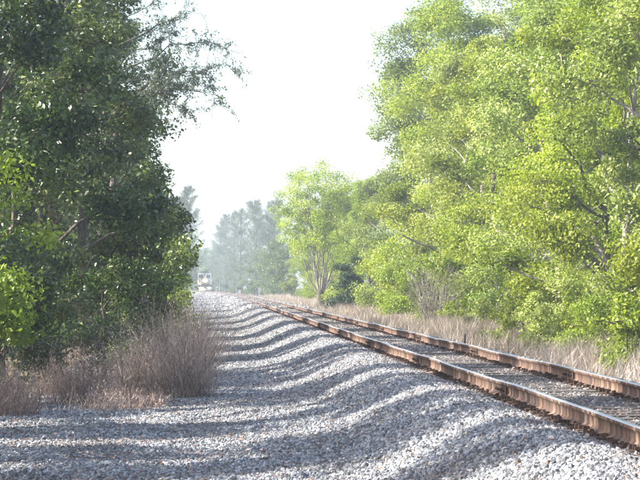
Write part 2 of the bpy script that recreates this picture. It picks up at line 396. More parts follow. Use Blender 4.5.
# ------------------------------------------------------------------ railway track
def rail_dz(y, s): return .008 * np.sin(y * 2 * math.pi / 11.9 + s) + .004 * np.sin(y * 2 * math.pi / 5.3 + 2 * s)
def rail_dx(y, s): return .007 * np.sin(y * 2 * math.pi / 14.3 + 3 * s)
def tangent(y):
    d = (float(xc(y + 1)) - float(xc(y - 1))) / 2
    return -math.atan(d)
def build_track():
    t = link('railway_track', None, loc=(0, 0, 0))
    tag(t, 'single railway track with rusty rails on weathered wooden ties', 'railway track')
    prof = [(-.036, 0), (-.036, -.030), (-.012, -.045), (-.008, -.125), (-.025, -.145), (-.070, -.160), (-.070, -.172),
            (.070, -.172), (.070, -.160), (.025, -.145), (.008, -.125), (.012, -.045), (.036, -.030), (.036, 0), (.028, .003), (-.028, .003)]
    top = {13, 14, 15}
    ys = np.concatenate([np.arange(-30, 150, .6), np.arange(150, 400, 2.0), np.arange(400, 1100, 8.0)])
    k = len(prof)
    for s, off in ((0.4, -.752), (2.1, .752)):
        V = []; F = []; A = []
        for y in ys:
            bx = float(xc(y)) + off + float(rail_dx(y, s)); bz = float(rail_dz(y, s))
            V += [(bx + px, y, bz + pz) for px, pz in prof]
        for i in range(len(ys) - 1):
            for j in range(k):
                j2 = (j + 1) % k
                F.append((i * k + j, i * k + j2, (i + 1) * k + j2, (i + 1) * k + j)); A.append(1.0 if j in top else 0.0)
        me = mesh_np('rail', V, F, M['rail'], attr=A)
        r = link('rail', me, t)
        r['label'] = 'left rail, rusty side facing the gravel path' if off < 0 else 'right rail with shiny top beside the dry grass'
        # bolted joint bars
        for y in np.arange(-8 + s * 2.7, 120, 11.9):
            b = MB()
            for sd in (-1, 1):
                x0 = sd * .012; x1 = sd * .034
                b.box(min(x0, x1), max(x0, x1), -.46, .46, -.140, -.046)
                for q in (-.36, -.15, .15, .36):
                    b.cyl((sd * .03, q, -.09), (sd * .062, q, -.09), .018, 6)
            b.build('joint_bar', M['rust_small'], r, (float(xc(y)) + off + float(rail_dx(y, s)), y, float(rail_dz(y, s))))
    # ties
    vm = []
    for v in range(4):
        b = MB()
        L_, W = 1.30, .115
        n = 5
        ring = []
        V = []
        for i in range(n):
            x = -L_ + 2 * L_ * i / (n - 1)
            j = lambda: random.uniform(-.006, .006)
            V += [(x + j(), -W + j(), -.17), (x + j(), W + j(), -.17), (x + j(), W - .012 + j(), j()), (x + j(), -W + .012 + j(), j())]
        Fc = [(0, 1, 2, 3), (4 * n - 1, 4 * n - 2, 4 * n - 3, 4 * n - 4)]
        for i in range(n - 1):
            for q in range(4):
                q2 = (q + 1) % 4
                Fc.append((4 * i + q, 4 * (i + 1) + q, 4 * (i + 1) + q2, 4 * i + q2))
        b.add(V, Fc); vm.append(b.mesh('tie', M['tie']))
    ties = [float(v) for v in TIES]
    farb = MB(); fast = MB()
    for i, y in enumerate(ties):
        cx = float(xc(y)) + random.uniform(-.06, .06); rz = tangent(y) + R(random.uniform(-1.6, 1.6)); z = -.187 + random.uniform(-.012, .006)
        if i < 300:
            o = link('tie', vm[i % 4], t, (cx, y, z)); o.rotation_euler = (R(random.uniform(-.5, .5)), R(random.uniform(-.3, .3)), rz)
        else:
            farb.box(cx - 1.3, cx + 1.3, y - .11, y + .11, z - .17, z)
        if y < 170:
            for s, off in ((0.4, -.752), (2.1, .752)):
                bx = float(xc(y)) + off + float(rail_dx(y, s)); bz = float(rail_dz(y, s)) - .172
                fast.box(bx - .15, bx + .15, y - .09, y + .09, min(z, bz) - .01, bz + .001, .97, .9)      # plate
                for sd in (-1, 1):
                    for yy in (-.05, .05):
                        if random.random() < .8:
                            h = random.uniform(.02, .05)
                            fast.box(bx + sd * .082 - .012, bx + sd * .082 + .018, y + yy - .012, y + yy + .012, bz, bz + h)
                    for yy in (-.135, .135):
                        if random.random() < .75:      # rail anchors gripping the foot
                            fast.box(bx + sd * .08 - .03, bx + sd * .08 + .03, y + yy - .018, y + yy + .018, bz - .045, bz + random.uniform(.015, .045))
    o = farb.build('tie_row', M['tie'], t); o['kind'] = 'stuff'
    o = fast.build('rail_fastening', M['rust_small'], t); o['kind'] = 'stuff'
build_track()

# ------------------------------------------------------------------ plants: geometry generators
def unit(a): return a / np.maximum(np.linalg.norm(a, axis=-1, keepdims=True), 1e-9)

def leaves_np(C, out, size, rg, up=.5, outw=.35, droop=.3, aspect=.5):
    """C centres, out outward unit dirs, size per leaf -> quads"""
    n = len(C)
    nr = unit(unit(rg.normal(size=(n, 3))) * .75 + np.array([0, 0, up]) + out * outw)
    ax = unit(np.cross(nr, unit(rg.normal(size=(n, 3)))))
    ax = unit(ax + np.array([0, 0, -droop])); sd = unit(np.cross(nr, ax))
    s = size[:, None]
    base = C - ax * s * .5; tip = C + ax * s * .5; mid = C - ax * s * .04 + nr * s * .07
    l = mid + sd * s * aspect * .5; r = mid - sd * s * aspect * .5
    V = np.stack([base, r, tip, l], 1).reshape(-1, 3)
    F = np.arange(4 * n).reshape(n, 4)
    return V, F

def tubes_np(lines):
    """lines: list of (pts, radii, sides)"""
    V = []; F = []; b = 0
    for pts, rad, sides in lines:
        pts = np.asarray(pts, float); m = len(pts)
        tg = unit(np.gradient(pts, axis=0))
        ref = np.array([1.0, 0, 0]) if abs(tg[0][2]) > .7 else np.array([0, 0, 1.0])
        a = unit(np.cross(tg, ref)); c = np.cross(tg, a)
        th = np.linspace(0, 2 * np.pi, sides, endpoint=False)
        ring = pts[:, None, :] + np.asarray(rad)[:, None, None] * (np.cos(th)[None, :, None] * a[:, None, :] + np.sin(th)[None, :, None] * c[:, None, :])
        V.append(ring.reshape(-1, 3))
        idx = np.arange(m * sides).reshape(m, sides) + b
        nxt = np.roll(idx, -1, axis=1)
        F.append(np.stack([idx[:-1], nxt[:-1], nxt[1:], idx[1:]], -1).reshape(-1, 4))
        b += m * sides
    return np.concatenate(V), np.concatenate(F)

def wob(p, q, n, amp, rg, sag=0.0):
    t = np.linspace(0, 1, n)[:, None]
    L_ = np.linalg.norm(q - p)
    pts = p + (q - p) * t
    w = rg.normal(size=(n, 3)) * amp * L_; w[0] = 0; w[-1] = 0
    w = (w + np.roll(w, 1, 0)) / 2; w[0] = 0; w[-1] = 0
    pts = pts + w
    pts[:, 2] += sag * L_ * np.sin(np.pi * t[:, 0])
    return pts

def make_broadleaf(seed, H, Rr, base, n_clump, per, leaf, mat, bark='bark', clump_r=.62, shell=.45, lean=0.0, profile=None, aspect=.5, limbs=9, trunk_r=None, up=.5, boughs=None):
    rg = np.random.default_rng(seed)
    trunk_r = trunk_r or .011 * H + .03
    top = np.array([lean, rg.normal() * .3, H * .86])
    tp = wob(np.zeros(3), top, 9, .012, rg); tp[0] = (0, 0, -.15)
    tl = [(tp, np.linspace(trunk_r * 1.15, trunk_r * .18, 9), 9)]
    bl = []
    prof = profile or (lambda t: np.clip(np.sin(np.pi * np.clip(t * .92 + .1, 0, 1)) ** .6, 0, 1))
    # boughs spread through the crown, clumps gathered round each bough so gaps open between them
    nb = boughs or max(8, int(n_clump / 7.5))
    zb = base + (H - base) * (np.arange(nb) + rg.random(nb)) / nb
    t = (zb - base) / (H - base); an = np.arange(nb) * 2.399 + rg.normal(size=nb) * .5
    lump = 1 + .20 * np.sin(an * 2 + zb * .8 + seed) + .15 * np.sin(an * 3 - zb * 1.3 + seed * 2)
    rad = Rr * prof(t) * lump * (shell + (1 - shell) * rg.random(nb) ** .5) * .86
    bc = np.stack([np.cos(an) * rad, np.sin(an) * rad, zb], 1); bc[:, 0] += lean * zb / H
    bs = clump_r * rg.uniform(1.0, 2.1, nb)
    m3 = n_clump; bi = rg.choice(nb, m3, p=bs ** 2 / np.sum(bs ** 2))
    dd = unit(rg.normal(size=(m3, 3))) * (rg.random(m3) ** .5)[:, None]
    cx = bc[bi] + dd * bs[bi][:, None] * np.array([1.0, 1.0, .62])
    cx[:, 2] = np.maximum(cx[:, 2], .15)
    bval = rg.random(nb)
    crv = .6 * bval[bi] + .4 * rg.random(len(cx))
    # limbs from the trunk to each bough, twigs from the bough to its clumps
    for k in range(nb):
        rb = math.hypot(bc[k, 0], bc[k, 1]); z0 = np.clip(zb[k] - rb * rg.uniform(.5, .95), .12 * H * .3, H * .8)
        p = np.array([np.interp(z0, tp[:, 2], tp[:, 0]), np.interp(z0, tp[:, 2], tp[:, 1]), z0])
        r0 = min(trunk_r * .55, .012 + .016 * rb + .008 * bs[k]) * (1.2 - .6 * z0 / H)
        bl.append((wob(p, bc[k], 7, .05, rg, .05), np.linspace(r0, r0 * .3, 7), 5))
    for c, k in zip(cx, bi):
        st = bc[k] * .85 + np.array([0, 0, -.05])
        st = bc[k] + (np.array([lean * zb[k] / H, 0, bc[k, 2] - .3]) - bc[k]) * rg.uniform(0, .25)
        bl.append((wob(st, c, 4, .07, rg, .04), np.array([.013, .010, .007, .003]) * (.7 + .5 * rg.random()), 3))
    n = len(cx) * per
    ci = rg.integers(0, len(cx), n)
    rr = rg.random(n) ** .45
    dv = unit(rg.normal(size=(n, 3)))
    cs = clump_r * rg.uniform(.6, 1.35, len(cx))
    off = dv * (rr * cs[ci])[:, None] * np.array([1.05, 1.05, .75])
    C = cx[ci] + off
    C[:, 2] = np.maximum(C[:, 2], .08)
    axis = np.stack([lean * C[:, 2] / H, np.zeros(n), np.full(n, H * .45)], 1)
    out = unit(unit(C - axis) + .6 * dv)
    Vl, Fl = leaves_np(C, out, leaf * rg.uniform(.65, 1.35, n), rg, aspect=aspect, up=up)
    lv = np.clip(.5 * crv[ci] + .55 * rg.random(n), 0, 1)
    cm = mesh_np('crown', Vl, Fl, mat, attr=lv)
    Vt, Ft = tubes_np(tl); tm = mesh_np('trunk', Vt, Ft, M[bark], smooth=True)
    Vb, Fb = tubes_np(bl); bm_ = mesh_np('branch', Vb, Fb, M[bark], smooth=True)
    return [('trunk', tm), ('branch', bm_), ('crown', cm)]

def make_plume_tree(seed, H, Rr, base, plumes, per, needle, width, mat, extra=None, lift=.55):
    """casuarina / pine-like: upswept feathery plumes"""
    rg = np.random.default_rng(seed)
    tp = wob(np.zeros(3), np.array([rg.normal() * .4, rg.normal() * .4, H * .97]), 10, .008, rg); tp[0] = (0, 0, -.15)
    tr = .010 * H + .04
    tl = [(tp, np.linspace(tr, .02, 10), 8)]; bl = []
    CC = []; AX = []; LV = []
    def plume(p, q, n, spread):
        pts = wob(p, q, 6, .035, rg, -.10)
        bl.append((pts, np.linspace(.045, .008, 6), 4))
        s = rg.random(n) ** .7
        i = np.minimum((s * 5).astype(int), 4); f = s * 5 - i
        c = pts[i] * (1 - f[:, None]) + pts[i + 1] * f[:, None]
        tg = unit(pts[i + 1] - pts[i])
        L_ = np.linalg.norm(q - p)
        c = c + rg.normal(size=(n, 3)) * (spread * (1 - .55 * s))[:, None] * np.array([1, 1, .9])
        CC.append(c); AX.append(unit(tg * .8 + unit(rg.normal(size=(n, 3))) * .8 + np.array([0, 0, .1]))); LV.append(np.clip(rg.random() * .5 + .5 * rg.random(n), 0, 1))
    for k in range(plumes):
        t = (k + rg.random()) / plumes
        z0 = base + (H - base) * t ** .95 * .93
        a = rg.uniform(0, 2 * np.pi)
        p = np.array([np.interp(z0, tp[:, 2], tp[:, 0]), np.interp(z0, tp[:, 2], tp[:, 1]), z0])
        ln = Rr * (1 - t) ** .55 * rg.uniform(.6, 1.1) + .5
        q = p + np.array([math.cos(a) * ln, math.sin(a) * ln, ln * rg.uniform(lift * .7, lift * 1.6)])
        plume(p, q, per, .14 + .13 * ln ** .7)
    if extra:
        for (z0, q, n, sp) in extra:
            p = np.array([0, 0, z0]); plume(p, np.array(q), n, sp)
    C = np.concatenate(CC); ax = np.concatenate(AX); lv = np.concatenate(LV); n = len(C)
    nr = unit(np.cross(ax, unit(rg.normal(size=(n, 3))))); sd = np.cross(nr, ax)
    s = needle * rg.uniform(.6, 1.4, n)[:, None]
    V = np.stack([C - ax * s * .5, C - sd * width * .5, C + ax * s * .5, C + sd * width * .5], 1).reshape(-1, 3)
    cm = mesh_np('crown', V, np.arange(4 * n).reshape(n, 4), mat, attr=lv)
    Vt, Ft = tubes_np(tl); tm = mesh_np('trunk', Vt, Ft, M['bark'], smooth=True)
    Vb, Fb = tubes_np(bl); bm_ = mesh_np('branch', Vb, Fb, M['bark'], smooth=True)
    return [('trunk', tm), ('branch', bm_), ('crown', cm)]

def make_bare_shrub(seed, H, spread, n, mat):
    rg = np.random.default_rng(seed); st = []; tw = []
    for i in range(n):
        a = rg.uniform(0, 2 * np.pi); r = spread * math.sqrt(rg.random()); h = H * rg.uniform(.6, 1.05) * (1 - .35 * r / spread)
        p = np.array([math.cos(a) * r * .12, math.sin(a) * r * .12, -.08]); q = np.array([math.cos(a) * r, math.sin(a) * r, h])
        pts = wob(p, q, 6, .04, rg, .05); st.append((pts, np.linspace(.018, .004, 6), 4))
        for k in range(7):
            t = rg.uniform(.3, 1); b = pts[min(4, int(t * 5))]; d = unit(rg.normal(size=3) + np.array([math.cos(a) * .6, math.sin(a) * .6, 1.1]))
            tw.append((wob(b, b + d * rg.uniform(.25, .6), 4, .08, rg), np.array([.007, .006, .004, .002]), 3))
    V1, F1 = tubes_np(st); V2, F2 = tubes_np(tw)
    return [('stem', mesh_np('stem', V1, F1, mat, smooth=True)), ('twig', mesh_np('twig', V2, F2, mat, smooth=True))]

def blades_np(B, h, az, lean, w, rg, curl=.5):
    """grass blades as 3-segment strips"""
    n = len(B); d = np.stack([np.cos(az), np.sin(az), np.zeros(n)], 1); sdv = np.stack([-np.sin(az + rg.normal(size=n)), np.cos(az + rg.normal(size=n)), np.zeros(n)], 1)
    sdv = unit(sdv)
    L_ = []
    for t, ww in ((0, 1), (.4, .85), (.75, .55), (1, .12)):
        c = B + d * (h * lean * (t + curl * t * t))[:, None] + np.array([0, 0, 1.0]) * (h * t * (1 - .22 * t * np.clip(lean, 0, 1)))[:, None]
        L_ += [c - sdv * (w * ww * .5)[:, None], c + sdv * (w * ww * .5)[:, None]]
    V = np.stack(L_, 1).reshape(-1, 3)
    o = np.arange(n)[:, None] * 8
    F = np.concatenate([o + np.array([[0, 1, 3, 2]]), o + np.array([[2, 3, 5, 4]]), o + np.array([[4, 5, 7, 6]])], 0)
    return V, F

def make_dry_clump(seed, H, rad, n, mat, plume=True, w=.0085):
    rg = np.random.default_rng(seed)
    a = rg.uniform(0, 2 * np.pi, n); r = rad * np.sqrt(rg.random(n))
    B = np.stack([np.cos(a) * r, np.sin(a) * r, np.full(n, -.06)], 1)
    h = H * (.35 + .85 * rg.random(n) ** 1.6) * (1 - .35 * r / rad); lean = rg.uniform(.02, .85, n) ** 1.2
    az = rg.uniform(0, 2 * np.pi, n)
    V, F = blades_np(B, h, az, lean, np.full(n, w) * rg.uniform(.6, 1.6, n), rg)
    kink = np.repeat(rg.normal(size=(n, 4, 3)) * np.array([0, .035, .07, .10])[None, :, None] * h[:, None, None], 2, axis=1)
    V = (V.reshape(n, 8, 3) + kink).reshape(-1, 3); V[:, 2] = np.maximum(V[:, 2], -.06)
    lv = np.tile(np.clip(rg.random(n), 0, 1), 3)
    parts = [('stalk', mesh_np('stalk', V, F, mat, attr=lv))]
    if plume:
        k = int(n * .6); idx = rg.choice(n, k, replace=False); per = 12
        tips = (V.reshape(n, 8, 3)[:, 6] + V.reshape(n, 8, 3)[:, 7]) / 2; lower = (V.reshape(n, 8, 3)[:, 2] + V.reshape(n, 8, 3)[:, 3]) / 2
        lower = lower * .6 + tips * .4
        t = rg.random((k, per, 1)) ** .7
        C = lower[idx][:, None] * (1 - t) + tips[idx][:, None] * t + rg.normal(size=(k, per, 3)) * .045
        C = C.reshape(-1, 3); m = len(C)
        ax = unit(rg.normal(size=(m, 3)) * .6 + np.array([0, 0, .9])); nr = unit(np.cross(ax, unit(rg.normal(size=(m, 3))))); sd = np.cross(nr, ax)
        s = rg.uniform(.03, .085, m)[:, None]
        Vp = np.stack([C - ax * s * .5, C - sd * .0045, C + ax * s * .5, C + sd * .0045], 1).reshape(-1, 3)
        parts.append(('seed_head', mesh_np('seed_head', Vp, np.arange(4 * m).reshape(m, 4), mat, attr=np.clip(rg.random(m) * .7 + .3, 0, 1))))
    return parts

def place(parts, name, x, y, label, cat, group=None, s=1.0, sz=None, rz=0.0, z=None):
    e = link(name, None, loc=(x, y, gz1(x, y) if z is None else z))
    e.scale = (s, s, sz or s); e.rotation_euler = (0, 0, rz)
    e.empty_display_size = .3
    for nm, me in parts: link(nm, me, e)
    return tag(e, label, cat, group)

ORD = ['first', 'second', 'third', 'fourth', 'fifth', 'sixth', 'seventh', 'eighth', 'ninth', 'tenth', 'eleventh', 'twelfth', 'thirteenth', 'fourteenth',
       'fifteenth', 'sixteenth', 'seventeenth', 'eighteenth', 'nineteenth', 'twentieth']

# prototypes
hedge = lambda t: np.clip(np.sin(np.pi * np.clip(t * .80 + .20, 0, 1)) ** .55, 0, 1)
PR = [make_broadleaf(11, 11.0, 3.4, .5, 260, 210, .115, M['leaf_r'], profile=hedge, clump_r=.53),
      make_broadleaf(12, 11.5, 3.3, .6, 260, 200, .120, M['leaf_r2'], profile=hedge, clump_r=.53, bark='bark_pale'),
      make_broadleaf(13, 10.5, 3.5, .9, 250, 210, .110, M['leaf_r'], profile=hedge, clump_r=.53, bark='bark_pale')]
PT = [make_broadleaf(21, 16.5, 3.9, .8, 340, 210, .135, M['leaf_r'], profile=hedge, clump_r=.75),
      make_broadleaf(22, 16.0, 3.7, 1.2, 330, 210, .135, M['leaf_r2'], profile=hedge, clump_r=.75, bark='bark_pale')]
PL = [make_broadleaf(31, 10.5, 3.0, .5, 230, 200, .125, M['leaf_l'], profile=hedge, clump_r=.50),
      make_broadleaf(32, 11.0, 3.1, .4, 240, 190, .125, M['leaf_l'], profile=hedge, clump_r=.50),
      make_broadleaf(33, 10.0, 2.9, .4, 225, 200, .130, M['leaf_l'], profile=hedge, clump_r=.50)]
PF = [make_broadleaf(41, 12.0, 3.8, .5, 130, 75, .26, M['leaf_far'], profile=hedge, clump_r=.85, aspect=.6),
      make_broadleaf(42, 11.0, 4.0, .5, 130, 75, .26, M['leaf_far'], profile=hedge, clump_r=.85, aspect=.6)]
PC = [make_plume_tree(51, 18.0, 3.2, 2.0, 75, 150, .42, .05, M['needle']),
      make_plume_tree(52, 18.5, 3.6, 1.5, 80, 150, .42, .05, M['needle'])]
SH = [make_broadleaf(61, 2.6, 1.35, .1, 60, 110, .095, M['leaf_bush'], profile=hedge, clump_r=.36, limbs=7, trunk_r=.035),
      make_broadleaf(62, 2.3, 1.5, .1, 60, 110, .085, M['leaf_r2'], profile=hedge, clump_r=.36, limbs=7, trunk_r=.035, bark='bark_pale'),
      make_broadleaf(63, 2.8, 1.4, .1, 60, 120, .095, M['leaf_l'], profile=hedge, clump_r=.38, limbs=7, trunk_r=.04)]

# ------------------------------------------------------------------ trees left of the track
rg = np.random.default_rng(99)
left_row = [(-4.5, 52, 0, 1.02), (-3.95, 61, 1, 1.06), (-3.8, 72, 2, 1.15), (-3.9, 85, 0, 1.15), (-4.6, 101, 1, 1.15), (-5.2, 119, 2, 1.2),
            (-5.8, 141, 0, 1.1), (-6.4, 167, 1, 1.1), (-7.1, 199, 2, 1.1), (-8.0, 239, 0, 1.0), (-8.8, 290, 1, .95)]
looks = ['dense deep green broadleaf tree', 'bushy dark green broadleaf tree', 'leafy shaded broadleaf tree']
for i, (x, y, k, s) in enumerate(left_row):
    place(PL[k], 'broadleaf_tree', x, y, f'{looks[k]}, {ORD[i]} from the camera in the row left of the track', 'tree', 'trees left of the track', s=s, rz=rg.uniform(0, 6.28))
for i, (x, y, k, s) in enumerate([(-8.2, 21, 1, 1.2), (-8.0, 27, 0, 1.2), (-7.6, 33.5, 1, 1.15), (-8.4, 39.2, 2, 1.2), (-9.5, 47.5, 0, 1.2)]):  # unseen trees, added to cast dappled shade on the near gravel
    place(PL[k], 'broadleaf_tree', x, y, f'dark broadleaf tree beside the camera, unseen and added for shade, {ORD[i]} along the path', 'tree', 'unseen added shade trees beside the camera', s=s, rz=rg.uniform(0, 6.28))
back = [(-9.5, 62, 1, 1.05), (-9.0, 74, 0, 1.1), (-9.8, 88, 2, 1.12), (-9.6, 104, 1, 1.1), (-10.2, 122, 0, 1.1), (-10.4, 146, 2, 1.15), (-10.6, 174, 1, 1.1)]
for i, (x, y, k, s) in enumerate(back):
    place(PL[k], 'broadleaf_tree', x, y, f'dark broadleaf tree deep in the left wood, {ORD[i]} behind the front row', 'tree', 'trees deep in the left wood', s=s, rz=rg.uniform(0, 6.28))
# loose tree whose thin branches hang into the sky
def make_spray_tree():
    rg = np.random.default_rng(551)
    tp = wob(np.zeros(3), np.array([.5, 0, 12.5]), 10, .01, rg); tp[0] = (0, 0, -.15)
    tl = [(tp, np.linspace(.17, .03, 10), 8)]; bl = []; C = []; OUT = []; LV = []
    targets = [(4.45, -.3, 8.75, 8.6), (3.7, .3, 8.4, 8.2), (3.8, -.5, 7.9, 8.0), (2.9, .4, 7.7, 7.6), (4.2, .2, 9.7, 8.8), (3.4, .5, 9.1, 8.0),
               (3.2, .1, 10.9, 9.6), (2.5, -.5, 8.5, 7.8), (2.4, .2, 10.2, 8.8), (2.2, .7, 11.9, 9.9)]
    for (x, y, z, z0) in targets:
        p = np.array([.2, 0, z0]); q = np.array([x, y, z])
        pts = wob(p, q, 9, .05, rg, .10); bl.append((pts, np.linspace(.032, .005, 9), 4))
        for k in range(44):
            t = rg.uniform(.25, 1.0) * 8; i0 = min(7, int(t)); b = pts[i0] * (1 - t + i0) + pts[i0 + 1] * (t - i0)
            d = unit(np.array([.45, 0, -.15]) + rg.normal(size=3) * .8); L_ = rg.uniform(.25, .8)
            e = b + d * L_; w_ = wob(b, e, 6, .06, rg, .12); bl.append((w_, np.linspace(.009, .003, 6), 3))
            n = int(rg.integers(4, 50)); tt = rg.random(n) ** .8 * 5; ii = np.minimum(tt.astype(int), 4); f = (tt - ii)[:, None]
            c = w_[ii] * (1 - f) + w_[ii + 1] * f + rg.normal(size=(n, 3)) * .045
            C.append(c); OUT.append(np.tile(d, (n, 1))); LV.append(np.clip(rg.random() * .5 + rg.random(n) * .5, 0, 1))
    C = np.concatenate(C); OUT = np.concatenate(OUT); LV = np.concatenate(LV)
    Vl, Fl = leaves_np(C, OUT, .085 * rg.uniform(.6, 1.4, len(C)), rg, up=.2, droop=.5, aspect=.38)
    Vt, Ft = tubes_np(tl); Vb, Fb = tubes_np(bl)
    return [('trunk', mesh_np('trunk', Vt, Ft, M['bark'], smooth=True)), ('branch', mesh_np('branch', Vb, Fb, M['bark'], smooth=True)), ('crown', mesh_np('crown', Vl, Fl, M['needle'], attr=LV))]
place(make_spray_tree(), 'feathery_tree', -3.4, 78, 'loose tree whose thin leafy branches hang into the sky at the upper left', 'tree', rz=0)
# understory
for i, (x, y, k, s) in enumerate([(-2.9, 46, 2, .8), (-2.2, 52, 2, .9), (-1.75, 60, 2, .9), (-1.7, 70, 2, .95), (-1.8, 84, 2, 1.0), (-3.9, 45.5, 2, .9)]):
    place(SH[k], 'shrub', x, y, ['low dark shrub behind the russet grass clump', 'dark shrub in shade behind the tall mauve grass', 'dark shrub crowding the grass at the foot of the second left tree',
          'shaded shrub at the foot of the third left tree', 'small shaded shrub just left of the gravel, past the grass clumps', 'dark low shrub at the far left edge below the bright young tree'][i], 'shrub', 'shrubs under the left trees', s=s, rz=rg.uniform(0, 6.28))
YB = make_broadleaf(71, 3.1, .95, .8, 46, 110, .10, M['leaf_bush'], clump_r=.33, limbs=6, trunk_r=.04)
place(YB, 'young_tree', -4.0, 43.0, 'bright yellow-green young tree catching the sun at the left edge', 'tree', rz=.4, s=1.2, sz=1.32)
YB2 = make_broadleaf(72, 2.2, .8, .3, 34, 110, .09, M['leaf_bush'], clump_r=.33, limbs=5, trunk_r=.03)
place(YB2, 'shrub', -1.15, 66, 'light green shrub at the edge of the left wood above the grass', 'shrub', rz=1.4)

# ------------------------------------------------------------------ dry grass clumps left
dry = [(-.38, 37.2, 1.30, .42, 900, 'dry_left', 'tall mauve-brown dry grass clump nearest the gravel, its stems arching over the stones'),
       (-.95, 38.2, 1.15, .40, 800, 'dry_left', 'grey-brown dry grass clump left of the tallest one beside the gravel'),
       (-.55, 41.5, 1.55, .45, 900, 'dry_left', 'tallest mauve dry grass clump, behind the one nearest the gravel'),
       (-1.25, 43.5, 1.0, .40, 600, 'dry_left', 'shaded dry grass clump between the russet clump and the tallest one'),
       (-.42, 47.5, 1.60, .45, 900, 'dry_left', 'dry grass clump with pale plumes, third back along the gravel edge'),
       (-.48, 54.0, 1.65, .5, 900, 'dry_left', 'dry grass clump with pale plumes, fourth back along the gravel edge'),
       (-.50, 63.0, 1.5, .5, 700, 'dry_left', 'farthest dry grass clump at the gravel edge, below the light green shrub'),
       (-1.95, 37.0, 1.00, .38, 700, 'dry_red', 'russet dry grass clump standing apart at the front of the left wood'),
       (-1.45, 39.5, .6, .3, 350, 'dry_left', 'low dry grass clump just right of the russet one'),
       (-2.5, 39.5, .6, .3, 350, 'dry_left', 'low grey dry grass clump just left of the russet one'),
       (-2.80, 33.5, .75, .40, 600, 'dry_red', 'pinkish dry grass clump at the bottom left corner'),
       (-.9, 35.2, .35, .30, 300, 'dry_red', 'low straw tuft at the front foot of the tall mauve clump'),
       (-1.5, 35.0, .38, .35, 300, 'dry_left', 'low straw tuft in front of the russet clump on the gravel'),
       (-3.15, 36.5, .8, .40, 500, 'dry_left', 'grey dry grass clump at the far left edge behind the pinkish one')]
for i, (x, y, h, r, n, mt, lb) in enumerate(dry):
    x *= 1.12; y *= 1.12; h *= 1.36; r *= 1.25; n = int(n * .62)
    place(make_dry_clump(200 + i, h, r, n, M[mt]), 'dry_grass_clump', x, y, lb, 'grass clump', 'dry grass clumps left of the gravel', rz=rg.uniform(0, 6.28))

# ------------------------------------------------------------------ trees right of the track
right_row = [(12.2, 55.5, 0, 1.0), (12.6, 62, 1, 1.02), (12.0, 69, 2, 1.05), (12.8, 76.5, 0, 1.05), (12.6, 85, 1, 1.08), (12.9, 94, 2, 1.12), (12.4, 103.5, 0, 1.12), (13.0, 113, 1, 1.15), (12.8, 123, 2, 1.2)]
rl = ['bright yellow-green broadleaf tree', 'pale grey-green broadleaf tree', 'light green pale-barked tree']
for i, (x, y, k, s) in enumerate(right_row):
    place(PR[k], 'broadleaf_tree', x, y, f'{rl[k]}, {ORD[i]} from the camera in the row right of the track', 'tree', 'trees in the row right of the track', s=s, rz=rg.uniform(0, 6.28))
for i, (x, y, k, s) in enumerate([(13.6, 134, 0, 1.1), (13.9, 147, 1, 1.2)]):
    place(PT[k], 'broadleaf_tree', x, y, ['tall yellow-green tree, second last before the wall of trees drops down', 'tallest pale green tree at the sky edge of the right-hand wall'][i], 'tree', 'tall trees right of the track', s=s, rz=rg.uniform(0, 6.28))
for i, (x, y, k, s) in enumerate([(18, 88, 1, 1.05), (18.5, 98, 0, 1.1), (18, 110, 1, 1.15), (18.5, 122, 0, 1.2), (17.5, 137, 1, 1.25), (18.5, 74, 0, .95)]):
    place(PT[k], 'broadleaf_tree', x, y, f'tall tree behind the right-hand row, {["second", "third", "fourth", "fifth", "farthest", "first"][i]} of the back row', 'tree', 'tall trees behind the right-hand row', s=s, rz=rg.uniform(0, 6.28))
for i, (x, y, k, s) in enumerate([(11.6, 160, 1, .80), (11.3, 168, 0, .84), (12.4, 184, 2, .85), (12.0, 200, 0, .85), (12.0, 218, 1, .85), (12.2, 238, 2, .9), (12.0, 262, 0, .92), (12, 290, 1, .95)]):
    place(PR[k], 'broadleaf_tree', x, y, f'{rl[k]}, {ORD[i]} beyond the tall trees on the right', 'tree', 'lower trees beyond the tall ones', s=s, rz=rg.uniform(0, 6.28))

